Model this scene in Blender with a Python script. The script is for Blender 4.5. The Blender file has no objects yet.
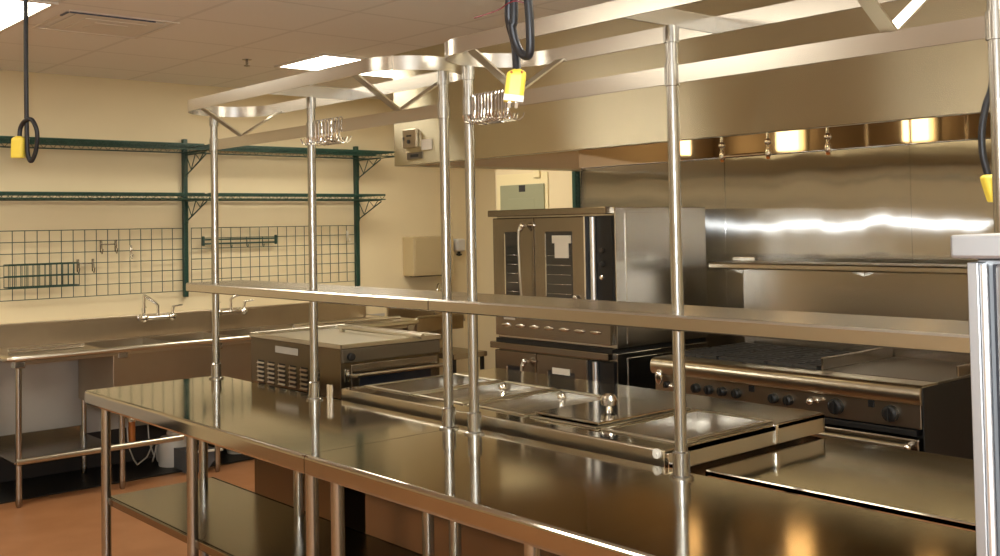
import bpy, bmesh, math, random
from mathutils import Vector, Matrix
R = math.radians
random.seed(4)
sc = bpy.context.scene
COL = sc.collection
# ------------------------------------------------------------------ camera
F, CY, PT, RO, YW = 1054.19, 192.07, .0315, -.0184, R(48.8559)
EYE = Vector((0, 0, 1.58))
fw = Vector((-math.sin(YW)*math.cos(PT), math.cos(YW)*math.cos(PT), math.sin(PT)))
r0 = Vector((math.cos(YW), math.sin(YW), 0)); u0 = r0.cross(fw)
rt = r0*math.cos(RO) + u0*math.sin(RO); up = rt.cross(fw)
cd = bpy.data.cameras.new('camera'); cam = bpy.data.objects.new('camera', cd); COL.objects.link(cam)
cam.matrix_world = Matrix(((rt.x, up.x, -fw.x, EYE.x), (rt.y, up.y, -fw.y, EYE.y), (rt.z, up.z, -fw.z, EYE.z), (0, 0, 0, 1)))
cd.sensor_width = 36; cd.lens = F/1000*36; cd.shift_y = -(278-CY)/1000; cd.clip_start = .05
sc.camera = cam
# ------------------------------------------------------------------ world, flash, exposure
w = bpy.data.worlds.new('world'); sc.world = w; w.use_nodes = True
w.node_tree.nodes['Background'].inputs[0].default_value = (.8, .75, .65, 1)
w.node_tree.nodes['Background'].inputs[1].default_value = .05
fl = bpy.data.lights.new('camera_flash', 'POINT'); fl.energy = 170; fl.color = (.86, .93, 1); fl.shadow_soft_size = .035
flo = bpy.data.objects.new('camera_flash', fl); flo.location = (.04, -.03, 1.64); COL.objects.link(flo)
vs = sc.view_settings; vs.view_transform = 'Standard'; vs.look = 'None'; vs.gamma = 1; vs.use_curve_mapping = False
vs.exposure = 0.2
TROFFER = 16.0; HOODL = 6.0
# ------------------------------------------------------------------ materials
M = {}
def mat(name, col, rough=.5, metal=0, **k):
    m = bpy.data.materials.new(name); m.use_nodes = True; nt = m.node_tree; b = nt.nodes['Principled BSDF']
    b.inputs['Base Color'].default_value = (*col, 1); b.inputs['Roughness'].default_value = rough; b.inputs['Metallic'].default_value = metal
    for kk, v in k.items(): b.inputs[kk.replace('_', ' ')].default_value = v
    M[name] = m; return m
def noise_mix(name, c2, scale=(4, 4, 4), lo=.4, hi=.6, inp='Base Color', detail=4, bump=0, r2=None, nscale=1.0):
    m = M[name]; nt = m.node_tree; N = nt.nodes; L = nt.links; b = N['Principled BSDF']
    tc = N.new('ShaderNodeTexCoord'); mp = N.new('ShaderNodeMapping'); mp.inputs['Scale'].default_value = scale
    no = N.new('ShaderNodeTexNoise'); no.inputs['Detail'].default_value = detail; no.inputs['Scale'].default_value = nscale
    L.new(tc.outputs['Object'], mp.inputs[0]); L.new(mp.outputs[0], no.inputs[0])
    mr = N.new('ShaderNodeMapRange'); mr.inputs[1].default_value = lo; mr.inputs[2].default_value = hi; L.new(no.outputs[0], mr.inputs[0])
    if c2 is not None:
        mx = N.new('ShaderNodeMix'); mx.data_type = 'RGBA'; L.new(mr.outputs[0], mx.inputs[0])
        mx.inputs[6].default_value = b.inputs['Base Color'].default_value; mx.inputs[7].default_value = (*c2, 1); L.new(mx.outputs[2], b.inputs['Base Color'])
    if r2 is not None:
        m2 = N.new('ShaderNodeMapRange'); m2.inputs[1].default_value = lo; m2.inputs[2].default_value = hi
        m2.inputs[3].default_value = b.inputs['Roughness'].default_value; m2.inputs[4].default_value = r2
        L.new(no.outputs[0], m2.inputs[0]); L.new(m2.outputs[0], b.inputs['Roughness'])
    if bump:
        bp = N.new('ShaderNodeBump'); bp.inputs['Strength'].default_value = 1; bp.inputs['Distance'].default_value = bump
        L.new(no.outputs[0], bp.inputs['Height']); L.new(bp.outputs[0], b.inputs['Normal'])
    return m
ST = (.58, .55, .49)
mat('steel', ST, .25, 1)
mat('steel_top', (.55, .52, .455), .07, 1); noise_mix('steel_top', (.50, .47, .40), (1.2, 1.2, 1.2), .35, .7, r2=.13)
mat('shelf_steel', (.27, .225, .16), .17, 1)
mat('steel_edge', (.58, .54, .44), .28, 1)
mat('cabinet_steel', (.34, .335, .33), .5, 1)
mat('steel_hood', (.63, .56, .43), .30, 1); noise_mix('steel_hood', (.56, .49, .36), (1.1, 1.1, 1.1), .35, .65, r2=.38)
mat('hood_liner', (.58, .47, .34), .45, .7)
mat('steel_band', (.62, .51, .39), .05, 1)
mat('steel_dark', (.30, .26, .21), .24, 1)
mat('oven_case', (.17, .135, .085), .3, 1)
mat('steel_sink', (.50, .43, .33), .3, 1); noise_mix('steel_sink', (.44, .36, .26), (2, 2, 2), .35, .65, r2=.38)
mat('steel_wall', (.50, .48, .44), .33, 1)
mat('hood_front', (.62, .57, .43), .25, 1)
mat('post_steel', (.44, .43, .40), .26, 1)
mat('bright_trim', (.88, .90, .92), .38, 1)
mat('chrome', (.82, .82, .82), .06, 1)
mat('black_enamel', (.005, .0045, .004), .5)
mat('black_rubber', (.010, .010, .012), .45)
mat('cast_iron', (.05, .047, .043), .55, .4)
mat('griddle_steel', (.22, .2, .17), .35, 1)
mat('green_epoxy', (.012, .05, .035), .35)
mat('wall_paint', (.76, .65, .42), .7); noise_mix('wall_paint', (.74, .63, .405), (2, 2, 2))
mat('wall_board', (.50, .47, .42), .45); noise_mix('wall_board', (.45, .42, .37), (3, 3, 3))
mat('ceiling_tile', (.78, .73, .64), .9)
mat('vent_white', (.74, .70, .62), .6)
mat('floor_orange', (.33, .150, .062), .38); noise_mix('floor_orange', (.285, .125, .050), (3, 3, 3), .35, .65, r2=.45)
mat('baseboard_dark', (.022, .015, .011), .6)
mat('plug_yellow', (.80, .62, .07), .4)
mat('white_plastic', (.62, .60, .55), .45)
mat('paper', (.78, .74, .64), .8)
mat('ink', (.03, .03, .03), .7)
mat('panel_grey', (.30, .31, .20), .5)
mat('pale_cream', (.80, .70, .42), .7)
mat('glass_dark', (.015, .016, .02), .06, 0, Specular_IOR_Level=.8)
mat('copper_orange', (.50, .16, .03), .4)
mat('red_wire', (.16, .008, .015), .5)
mat('dispenser', (.60, .50, .30), .3, .3)
mat('grey_plastic', (.10, .10, .105), .5)
mat('clear_tube', (.35, .32, .26), .3)
# brushed sheet: the grain spreads reflections across one direction, slow waves bend them
def brushed(name, rough, aniso, tangent, wave_scale, wave_vec, kw, nrm=(0, -1, 0)):
    m = M[name]; nt = m.node_tree; N = nt.nodes; L = nt.links; b = N['Principled BSDF']; col = tuple(b.inputs['Base Color'].default_value)
    g = N.new('ShaderNodeBsdfAnisotropic'); g.inputs['Color'].default_value = col; g.inputs['Roughness'].default_value = rough; g.inputs['Anisotropy'].default_value = aniso
    tg = N.new('ShaderNodeCombineXYZ')
    for i in range(3): tg.inputs[i].default_value = tangent[i]
    L.new(tg.outputs[0], g.inputs['Tangent'])
    tc = N.new('ShaderNodeTexCoord')
    mp = N.new('ShaderNodeMapping'); mp.inputs['Scale'].default_value = wave_scale; L.new(tc.outputs['Object'], mp.inputs[0])
    no = N.new('ShaderNodeTexNoise'); no.inputs['Scale'].default_value = 1; no.inputs['Detail'].default_value = 2; L.new(mp.outputs[0], no.inputs[0])
    sb = N.new('ShaderNodeMath'); sb.operation = 'SUBTRACT'; L.new(no.outputs[0], sb.inputs[0]); sb.inputs[1].default_value = .5
    ml = N.new('ShaderNodeMath'); ml.operation = 'MULTIPLY'; L.new(sb.outputs[0], ml.inputs[0]); ml.inputs[1].default_value = kw
    vm = N.new('ShaderNodeVectorMath'); vm.operation = 'SCALE'; vm.inputs[0].default_value = wave_vec; L.new(ml.outputs[0], vm.inputs['Scale'])
    ad = N.new('ShaderNodeVectorMath'); ad.operation = 'ADD'; ad.inputs[0].default_value = nrm; L.new(vm.outputs[0], ad.inputs[1])
    nm = N.new('ShaderNodeVectorMath'); nm.operation = 'NORMALIZE'; L.new(ad.outputs[0], nm.inputs[0]); L.new(nm.outputs[0], g.inputs['Normal'])
    L.new(g.outputs[0], N['Material Output'].inputs['Surface'])
brushed('steel_wall', .175, .91, (0, 0, 1), (3.4, 1, .8), (0, 0, 1), .038, (0, -1, .0115))
def emis(name, col, s):
    m = bpy.data.materials.new(name); m.use_nodes = True; nt = m.node_tree; nt.nodes.clear()
    e = nt.nodes.new('ShaderNodeEmission'); e.inputs[0].default_value = (*col, 1); e.inputs[1].default_value = s
    o = nt.nodes.new('ShaderNodeOutputMaterial'); nt.links.new(e.outputs[0], o.inputs[0]); M[name] = m
brushed('hood_front', .26, .75, (1, 0, 0), (1.2, 1, 1.2), (1, 0, 0), .04)
emis('lamp_white', (1, .92, .77), TROFFER)
emis('hood_lamp', (1, .78, .42), HOODL)
# ceiling tile grid
m = M['ceiling_tile']; nt = m.node_tree; N = nt.nodes; L = nt.links; b = N['Principled BSDF']
tc = N.new('ShaderNodeTexCoord'); sp = N.new('ShaderNodeSeparateXYZ'); L.new(tc.outputs['Object'], sp.inputs[0])
def gridline(out, off, pitch, width):
    a = N.new('ShaderNodeMath'); a.operation = 'SUBTRACT'; L.new(out, a.inputs[0]); a.inputs[1].default_value = off
    d = N.new('ShaderNodeMath'); d.operation = 'PINGPONG'; L.new(a.outputs[0], d.inputs[0]); d.inputs[1].default_value = pitch/2
    c = N.new('ShaderNodeMath'); c.operation = 'LESS_THAN'; L.new(d.outputs[0], c.inputs[0]); c.inputs[1].default_value = width
    return c.outputs[0]
g1 = gridline(sp.outputs[0], -5.55, .61, .012); g2 = gridline(sp.outputs[1], 1.65, .61, .012)
mxm = N.new('ShaderNodeMath'); mxm.operation = 'MAXIMUM'; L.new(g1, mxm.inputs[0]); L.new(g2, mxm.inputs[1])
mx = N.new('ShaderNodeMix'); mx.data_type = 'RGBA'; L.new(mxm.outputs[0], mx.inputs[0])
mx.inputs[6].default_value = (.84, .82, .76, 1); mx.inputs[7].default_value = (.74, .72, .66, 1); L.new(mx.outputs[2], b.inputs['Base Color'])
# ------------------------------------------------------------------ mesh helpers
class MB:
    def __init__(s): s.bm = bmesh.new()
    def box(s, x0, x1, y0, y1, z0, z1, bev=0, seg=2, mtx=None):
        if x0 > x1: x0, x1 = x1, x0
        if y0 > y1: y0, y1 = y1, y0
        r = bmesh.ops.create_cube(s.bm, size=1)
        for v in r['verts']:
            v.co = Vector(((x0+x1)/2+v.co.x*(x1-x0), (y0+y1)/2+v.co.y*(y1-y0), (z0+z1)/2+v.co.z*(z1-z0)))
        vv = r['verts']
        if bev:
            bev = min(bev, .48*min(x1-x0, y1-y0, z1-z0))
            es = list({e for v in vv for e in v.link_edges})
            rr = bmesh.ops.bevel(s.bm, geom=es, offset=bev, segments=seg, profile=.5, affect='EDGES')
            vv = list({v for f in rr['faces'] for v in f.verts})
        if mtx:
            for v in vv: v.co = mtx @ v.co
        return s
    def tube(s, pts, r, n=10, cap=True, radii=None):
        pts = [Vector(p) for p in pts]; rings = []; ref = None
        for i, p in enumerate(pts):
            d = (pts[min(i+1, len(pts)-1)]-pts[max(i-1, 0)]).normalized()
            if ref is None:
                ref = Vector((0, 0, 1)) if abs(d.z) < .9 else Vector((1, 0, 0))
            a = (ref-d*ref.dot(d)).normalized(); ref = a; c = d.cross(a); rr = radii[i] if radii else r
            rings.append([s.bm.verts.new(p+(a*math.cos(t)+c*math.sin(t))*rr) for t in [2*math.pi*k/n for k in range(n)]])
        for a, c in zip(rings, rings[1:]):
            for k in range(n): s.bm.faces.new((a[k], a[(k+1) % n], c[(k+1) % n], c[k])).smooth = True
        if cap:
            s.bm.faces.new(rings[0][::-1]); s.bm.faces.new(rings[-1])
        return s
    def cyl(s, p, q, r, n=16): return s.tube([p, q], r, n)
    def lathe(s, c, prof, n=24, axis='z'):
        rings = []
        for r, h in prof:
            ring = []
            for k in range(n):
                t = 2*math.pi*k/n; a, b_ = r*math.cos(t), r*math.sin(t)
                o = {'z': (a, b_, h), 'y': (a, h, b_), 'x': (h, a, b_)}[axis]
                ring.append(s.bm.verts.new(Vector(c)+Vector(o)))
            rings.append(ring)
        for a, c2 in zip(rings, rings[1:]):
            for k in range(n): s.bm.faces.new((a[k], a[(k+1) % n], c2[(k+1) % n], c2[k])).smooth = True
        s.bm.faces.new(rings[0][::-1]); s.bm.faces.new(rings[-1]); return s
    def ball(s, c, r, sc=(1, 1, 1), n=14):
        rr = bmesh.ops.create_uvsphere(s.bm, u_segments=n, v_segments=n//2+2, radius=r)
        for f in {f for v in rr['verts'] for f in v.link_faces}: f.smooth = True
        for v in rr['verts']: v.co = Vector((v.co.x*sc[0]+c[0], v.co.y*sc[1]+c[1], v.co.z*sc[2]+c[2]))
        return s
    def strip(s, path, z0, z1, th, closed=True):
        """flat bar bent on edge along an xy path"""
        n = len(path); P = [Vector((p[0], p[1], 0)) for p in path]; vs_ = []
        for i in range(n):
            a = P[i-1] if (closed or i) else P[i]; c = P[(i+1) % n] if (closed or i < n-1) else P[i]
            d = (c-a).normalized(); nn = Vector((-d.y, d.x, 0))*th/2
            vs_.append([s.bm.verts.new((q.x, q.y, z)) for q, z in ((P[i]-nn, z0), (P[i]+nn, z0), (P[i]+nn, z1), (P[i]-nn, z1))])
        for i in range(n if closed else n-1):
            a, c = vs_[i], vs_[(i+1) % n]
            for k in range(4): s.bm.faces.new((a[k], a[(k+1) % 4], c[(k+1) % 4], c[k])).smooth = True
        if not closed:
            s.bm.faces.new(vs_[0][::-1]); s.bm.faces.new(vs_[-1])
        return s
    def bar(s, p, q, w, t, upv=(0, 0, 1)):
        """rectangular bar p->q, width w along upv side, thickness t"""
        p, q = Vector(p), Vector(q); d = (q-p).normalized(); u = Vector(upv); u = (u-d*u.dot(d)).normalized(); c = d.cross(u)
        A = [s.bm.verts.new(p+u*a*w/2+c*b_*t/2) for a, b_ in ((-1, -1), (1, -1), (1, 1), (-1, 1))]
        B = [s.bm.verts.new(q+u*a*w/2+c*b_*t/2) for a, b_ in ((-1, -1), (1, -1), (1, 1), (-1, 1))]
        for k in range(4): s.bm.faces.new((A[k], A[(k+1) % 4], B[(k+1) % 4], B[k]))
        s.bm.faces.new(A[::-1]); s.bm.faces.new(B); return s
    def prism(s, poly, axis, a0, a1, smooth=False):
        """polygon (2D) extruded along axis: x->(y,z), y->(x,z), z->(x,y)"""
        def P(u, v, h): return {'x': (h, u, v), 'y': (u, h, v), 'z': (u, v, h)}[axis]
        A = [s.bm.verts.new(P(u, v, a0)) for u, v in poly]; B = [s.bm.verts.new(P(u, v, a1)) for u, v in poly]; n = len(poly)
        for k in range(n): s.bm.faces.new((A[k], A[(k+1) % n], B[(k+1) % n], B[k])).smooth = smooth
        s.bm.faces.new(A[::-1]); s.bm.faces.new(B); return s
    def build(s, name, mname, parent=None, origin=None, smooth=True, label=None):
        bmesh.ops.recalc_face_normals(s.bm, faces=s.bm.faces)
        if parent is not None:
            org = Vector((0, 0, 0)); p = parent
            while p: org += p.location; p = p.parent
            off = Vector((0, 0, 0))
        else:
            if origin is None:
                xs = [v.co for v in s.bm.verts]
                origin = (sum(v.x for v in xs)/len(xs), sum(v.y for v in xs)/len(xs), min(v.z for v in xs))
            org = off = Vector(origin)
        for v in s.bm.verts: v.co -= org
        for e in s.bm.edges:
            e.smooth = not (len(e.link_faces) != 2 or not (e.link_faces[0].smooth and e.link_faces[1].smooth) or e.calc_face_angle(0) > R(40))
        me = bpy.data.meshes.new(name); s.bm.to_mesh(me); s.bm.free()
        me.materials.append(M[mname])
        o = bpy.data.objects.new(name, me); COL.objects.link(o); o.location = off
        if parent is not None: o.parent = parent
        if label: o['label'] = label
        return o
def thing(name, loc, label, cat, group=None):
    o = bpy.data.objects.new(name, None); COL.objects.link(o); o.location = loc; o.empty_display_size = .1
    o['label'] = label; o['category'] = cat
    if group: o['group'] = group
    return o
def solo(o, label, cat, group=None):
    o['label'] = label; o['category'] = cat
    if group: o['group'] = group
    return o
def struct(name, mb, mn, smooth=False):
    o = mb.build(name, mn, origin=(0, 0, 0), smooth=smooth); o['kind'] = 'structure'; return o
def copy_tree(o, dloc, label=None):
    c = o.copy(); COL.objects.link(c); c.location = o.location+Vector(dloc)
    if label: c['label'] = label
    def rec(a, b_):
        for ch in a.children:
            d = ch.copy(); COL.objects.link(d); d.parent = b_; rec(ch, d)
    rec(o, c); return c
def arc(cx, cy, r, a0, a1, n): return [(cx+r*math.cos(a0+(a1-a0)*k/n), cy+r*math.sin(a0+(a1-a0)*k/n)) for k in range(n+1)]
# ------------------------------------------------------------------ room shell
XL, XR, YB, YF, H = -7.2, 2.6, 5.4, -3.6, 2.64
struct('floor', MB().box(XL-.1, XR+.1, YF-.1, 6.1, -.1, 0), 'floor_orange')
struct('ceiling', MB().box(XL-.1, XR+.1, YF-.1, 6.1, H, H+.1), 'ceiling_tile')
struct('wall_left', MB().box(XL-.1, XL, YF-.1, 6.1, 0, H), 'wall_paint')
struct('wall_back', MB().box(-6.23, XR, YB, YB+.6, 0, H).box(XL, -6.23, 6.0, 6.1, 0, H), 'wall_paint')
struct('wall_right', MB().box(XR, XR+.1, YF, YB, 0, H), 'wall_paint')
struct('wall_front', MB().box(XL, XR, YF-.1, YF, 0, H), 'wall_paint')
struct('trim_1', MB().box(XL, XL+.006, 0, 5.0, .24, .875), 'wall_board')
struct('baseboard_left', MB().box(XL, XL+.012, 0, 6.0, 0, .24), 'baseboard_dark')  # made tall and dark to carry the shade under the sinks
# stainless wall sheets behind the cooking line (each sheet leans a hair differently)
for i, (x0, x1) in enumerate(((-5.28, -4.03), (-4.025, -2.81), (-2.805, -1.585), (-1.58, -.36))):
    o = MB().box(x0, x1, YB-.012, YB-.001, 0.1, 2.02, .001, 1).build('wall_sheet', 'steel_wall', origin=((x0+x1)/2, YB-.006, .1))
    o.rotation_euler = (R((-.55, -.62, -.40, -.5)[i]), 0, 0); o.location.y -= .024
    o.name = 'trim_%d' % (i+2); o['kind'] = 'structure'
# ------------------------------------------------------------------ ceiling fittings
def troffer(x0, x1, y0, y1, label):
    t = thing('ceiling_light', ((x0+x1)/2, (y0+y1)/2, H-.012), label, 'ceiling light', 'fluorescent ceiling panels')
    f = MB()
    for a in ((x0, x1, y0, y0+.025), (x0, x1, y1-.025, y1), (x0, x0+.025, y0+.025, y1-.025), (x1-.025, x1, y0+.025, y1-.025)):
        f.box(*a, H-.012, H-.001, .002, 1)
    f.build('frame', 'vent_white', t)
    MB().box(x0+.025, x1-.025, y0+.025, y1-.025, H-.008, H-.003).build('diffuser', 'lamp_white', t)
troffer(-6.16, -4.94, 1.06, 1.65, 'bright ceiling light panel at the top left corner, the nearer one')
troffer(-6.07, -5.47, 3.38, 4.60, 'bright ceiling light panel seen just above the left pot rack rail')
troffer(-1.89, -.67, 2.26, 2.87, 'added unseen light panel straight above the right pot rack')  # lamp added out of view to light the table tops and rack rails
troffer(.55, 1.77, 1.65, 2.26, 'added unseen light panel beyond the right end of the pass line')  # unseen lamp, added to help light the room
troffer(-4.33, -3.11, -.77, -.16, 'ceiling light panel above the open floor left of the camera')
troffer(-1.89, -.67, -2.6, -2.0, 'added unseen light panel behind the camera position')  # another lamp added out of view for general room light
v = thing('ceiling_vent', (-5.35, 2.0, H-.02), 'square ceiling air vent with a thin dark blue edge', 'vent')
f = MB(); x0, x1, y0, y1 = -5.62, -5.07, 1.74, 2.29
for a in ((x0, x1, y0, y0+.02), (x0, x1, y1-.02, y1), (x0, x0+.02, y0+.02, y1-.02), (x1-.02, x1, y0+.02, y1-.02)): f.box(*a, H-.006, H-.001)
f.build('frame', 'vent_white', v)
f = MB(); 
for k in range(3): 
    q = .05+.07*k
    f.box(x0+q, x1-q, y0+q, y1-q, H-.008-.003*k, H-.004-.003*k, .001, 1)
f.build('louver', 'vent_white', v)
mat('slot_blue', (.05, .07, .12), .5)
MB().box(x1-.022, x1-.012, y0+.01, y1-.12, H-.012, H-.0065).box(x1-.12, x1-.022, y0-.002, y0+.008, H-.012, H-.0065).build('slot', 'slot_blue', v, label='dark blue slot edge')
s_ = thing('sprinkler_head', (-5.94, 3.12, H-.05), 'small dark sprinkler head in the ceiling tiles', 'sprinkler')
MB().cyl((-5.94, 3.12, H), (-5.94, 3.12, H-.035), .008).lathe((-5.94, 3.12, H-.004), [(.03, 0), (.03, .003)]).build('body', 'steel_dark', s_)
MB().lathe((-5.94, 3.12, H-.045), [(.004, 0), (.02, .003), (.02, .006)]).build('deflector', 'steel_dark', s_)
# ------------------------------------------------------------------ wire shelving on left wall
def upright(y, z0, label, sides=(1,)):
    t = thing('shelf_upright', (XL+.02, y, z0), label, 'upright', 'green uprights on the sink wall')
    f = MB().box(XL+.002, XL+.04, y-.016, y+.016, z0, 2.24, .004)
    for k in range(int((2.2-z0)/.025)): f.box(XL+.04, XL+.0425, y-.006, y+.006, z0+.02+k*.025, z0+.032+k*.025)
    f.build('post', 'green_epoxy', t)
    for zz in (2.125, 1.795):
        b_ = MB().tube([(XL+.04, y, zz), (XL+.37, y, zz)], .006, 8)
        b_.tube([(XL+.04, y, zz-.15), (XL+.37, y, zz-.012)], .005, 8)
        zz_ = [(XL+.05, y, zz), (XL+.13, y, zz-.11), (XL+.2, y, zz), (XL+.27, y, zz-.05), (XL+.33, y, zz)]
        b_.tube(zz_, .0035, 6); b_.box(XL+.036, XL+.05, y-.012, y+.012, zz-.16, zz+.02)
        b_.build('bracket', 'green_epoxy', t)
upright(3.27, 1.11, 'green slotted upright between the two wire grids')
upright(4.73, 1.11, 'green slotted upright at the right end of the wire shelves')
upright(1.80, 1.11, 'green slotted upright at the far left of the sink wall')
def wire_shelf(y0, y1, z, label):
    t = thing('wire_shelf', (XL+.18, (y0+y1)/2, z), label, 'shelf', 'green wire wall shelves')
    x0, x1 = XL+.046, XL+.37
    f = MB()
    for x in (x0, x1):
        f.tube([(x, y0, z+.035), (x, y1, z+.035)], .0045, 6); f.tube([(x, y0, z), (x, y1, z)], .0045, 6)
        n = int((y1-y0)/.03); pts = [(x, y0+(y1-y0)*k/n, z+(.035 if k % 2 else 0)) for k in range(n+1)]; f.tube(pts, .0028, 5)
        f.box(x-.002, x+.002, y0, y1, z+.028, z+.042)
    for y in (y0, y1): f.tube([(x0, y, z), (x1, y, z)], .004, 6); f.tube([(x0, y, z+.035), (x1, y, z+.035)], .004, 6)
    f.build('frame', 'green_epoxy', t)
    g = MB(); k = y0+.02
    while k < y1: g.box(x0, x1, k-.0018, k+.0018, z+.036, z+.040); k += .024
    for j in range(4): xx = x0+(x1-x0)*(j+.5)/4; g.box(xx-.003, xx+.003, y0, y1, z+.028, z+.036)
    g.build('wire_deck', 'green_epoxy', t)
wire_shelf(1.2, 3.255, 2.14, 'empty green wire shelf, upper one on the left half of the wall')
wire_shelf(3.285, 4.88, 2.14, 'empty green wire shelf, upper one running behind the hood end')
wire_shelf(1.2, 3.255, 1.80, 'empty green wire shelf, lower one on the left half of the wall')
wire_shelf(3.285, 4.77, 1.80, 'empty green wire shelf, lower one with its right end in view')
mat('red_tag', (.55, .03, .03), .5)
def grid(y0, y1, label):
    g = MB(); x = XL+.035
    n = round((y1-y0)/.0762)
    for k in range(n+1): yy = y0+(y1-y0)*k/n; g.tube([(x, yy, 1.153), (x, yy, 1.603)], .0026, 6)
    for k in range(7): zz = 1.155+.0743*k; g.tube([(x+.004, y0-.004, zz), (x+.004, y1+.004, zz)], .0026, 6)
    solo(g.build('wire_grid', 'green_epoxy'), label, 'grid panel', 'green wire grids above the sinks')
grid(1.25, 3.245, 'green wire grid panel above the left drainboard with hooks and a basket')
grid(3.31, 4.70, 'green wire grid panel behind the left pot rack posts')
bk = thing('wire_basket', (XL+.09, 2.32, 1.235), 'small green wire basket hung low on the left wire grid', 'basket')
f = MB(); xa, xb, ya, yb = XL+.045, XL+.14, 2.04, 2.48
for zz in (1.24, 1.31, 1.385): f.tube([(xa, ya, zz), (xb, ya, zz), (xb, yb, zz), (xa, yb, zz), (xa, ya, zz)], .0035, 6)
f.build('rim', 'green_epoxy', bk)
f = MB()
for k in range(13): yy = ya+(yb-ya)*k/12; f.tube([(xa, yy, 1.385), (xa, yy, 1.24), (xb, yy, 1.24), (xb, yy, 1.385)], .0022, 5)
f.build('wires', 'green_epoxy', bk)
def hookpair(y, z, label, n=2, w=.1, mn='steel_dark'):
    t = thing('grid_hook', (XL+.05, y, z-.06), label, 'hook')
    for k in range(n):
        yy = y+w*k/(max(1, n-1))
        MB().tube([(XL+.043, yy, z+.03), (XL+.046, yy, z-.05), (XL+.075, yy, z-.062), (XL+.09, yy, z-.03)], .004, 6).tube([(XL+.043, yy+.01, z+.03), (XL+.046, yy+.01, z-.03)], .003, 6).build('prong', mn, t)
    MB().tube([(XL+.045, y, z), (XL+.045, y+w, z)], .0035, 6).build('crossbar', mn, t)
hookpair(2.655, 1.50, 'dark double hook clipped high on the left wire grid')
hookpair(2.50, 1.375, 'dark double hook beside the hanging wire basket')
hookpair(2.86, 1.46, 'single small hook on the left wire grid', 1, .02, 'chrome')
hookpair(4.62, 1.53, 'pale single hook on the right wire grid beside the upright', 1, .02, 'paper')
t = thing('hook_rail', (XL+.06, 3.68, 1.49), 'green utensil rail with small hooks on the right wire grid', 'rail')
MB().tube([(XL+.06, 3.40, 1.515), (XL+.06, 3.97, 1.515)], .006).tube([(XL+.06, 3.40, 1.485), (XL+.06, 3.97, 1.485)], .006).box(XL+.043, XL+.066, 3.385, 3.40, 1.47, 1.54, .004).box(XL+.043, XL+.066, 3.97, 3.985, 1.47, 1.54, .004).build('bar', 'green_epoxy', t)
for k in range(4):
    yy = 3.47+.13*k; MB().tube([(XL+.066, yy, 1.53), (XL+.068, yy, 1.46), (XL+.085, yy, 1.452), (XL+.09, yy, 1.475)], .0035, 6).build('hook', 'green_epoxy', t)
# ------------------------------------------------------------------ three-compartment sink on left wall
sk = thing('sink_table', (-6.8, 3.3, 0), 'long stainless three compartment sink with drainboards against the left wall', 'sink')
XS = -6.45; Y0, Y1 = 1.86, 4.80; ZS = .878
b0, b1 = 2.47, 3.80
f = MB()
f.box(XL+.04, XS-.02, Y0+.02, b0, ZS-.035, ZS-.02, .004).box(XL+.04, XS-.02, b1, Y1-.02, ZS-.035, ZS-.02, .004)
f.box(XL+.04, XL+.13, b0, b1, ZS-.035, ZS-.02)
f.build('drainboard', 'steel_sink', sk)
f = MB(); rr = .018
f.tube([(XL+.05, Y0, ZS-rr), (XS-.06, Y0, ZS-rr), (XS-.02, Y0+.01, ZS-rr), (XS, Y0+.05, ZS-rr), (XS, Y1-.05, ZS-rr), (XS-.02, Y1-.01, ZS-rr), (XS-.06, Y1, ZS-rr), (XL+.05, Y1, ZS-rr)], rr, 14)
f.box(XS-.022, XS-.004, Y0+.04, Y1-.04, ZS-.055, ZS-.012, .004)
f.build('rolled_rim', 'steel_edge', sk)
for ya, yb in ((Y0+.05, b0-.12), (b1+.02, Y1-.06)):
    MB().tube([(-6.62, ya, ZS+.012), (-6.62, yb, ZS+.012)], .014, 10).box(-6.625, -6.615, ya, yb, ZS-.03, ZS+.012).build('drain_ridge', 'chrome', sk)
f = MB().box(XL+.012, XL+.035, Y0, Y1, ZS-.04, 1.0, .003).box(XL+.002, XL+.04, Y0, Y1, .992, 1.008, .004)
f.build('backsplash', 'steel_sink', sk)
MB().box(XS-.014, XS-.006, b0, b1, .50, ZS-.03, .002).build('front_apron', 'steel_sink', sk)
bw = (b1-b0)/3
for k in range(3):
    ya, yb = b0+bw*k+.004, b0+bw*(k+1)-.004; xa, xb = XL+.13, XS-.012; zb = .50
    f = MB(); th = .006
    f.box(xa, xb, ya, ya+th, zb, ZS-.02).box(xa, xb, yb-th, yb, zb, ZS-.02).box(xa, xa+th, ya, yb, zb, ZS-.02).box(xb-th, xb, ya, yb, zb, ZS-.02, .002).box(xa, xb, ya, yb, zb-th, zb, .002)
    bo = f.build('bowl', 'steel_sink', sk)
    MB().cyl(((xa+xb)/2, (ya+yb)/2, zb-.005), ((xa+xb)/2, (ya+yb)/2, zb-.12), .03).build('drain_pipe', 'steel_dark', bo)
for x, y in ((XS-.03, 1.925), (XS-.03, 2.53), (XS-.03, 3.16), (-7.05, 1.925), (-7.05, 2.50), (XS-.03, 3.90), (XS-.03, 4.72), (-7.05, 4.72)):
    lg = MB().cyl((x, y, .02), (x, y, ZS-.05), .018).box(x-.03, x+.03, y-.03, y+.03, ZS-.075, ZS-.034, .004).build('leg', 'post_steel', sk)
    MB().lathe((x, y, 0), [(.012, 0), (.017, .012), (.02, .03), (.019, .05)]).build('foot', 'steel_dark', lg)
f = MB().box(-7.08, XS-.02, 1.90, 2.52, .248, .262, .003).box(-7.08, -7.06, 1.90, 2.52, .26, .32).build('undershelf', 'steel_dark', sk)
MB().tube([(XS-.02, 1.91, .262), (XS-.02, 2.92, .262)], .019, 12).build('crossbar', 'steel_edge', sk)
mm = MB().box(-7.17, -6.64, 1.1, 3.75, .001, .010, .003)  # black sheet that puts the shade under the sinks into colour
solo(mm.build('under_sink_shade', 'black_enamel'), 'black sheet standing in for the shade under the sinks along the left wall', 'shade sheet')
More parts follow.
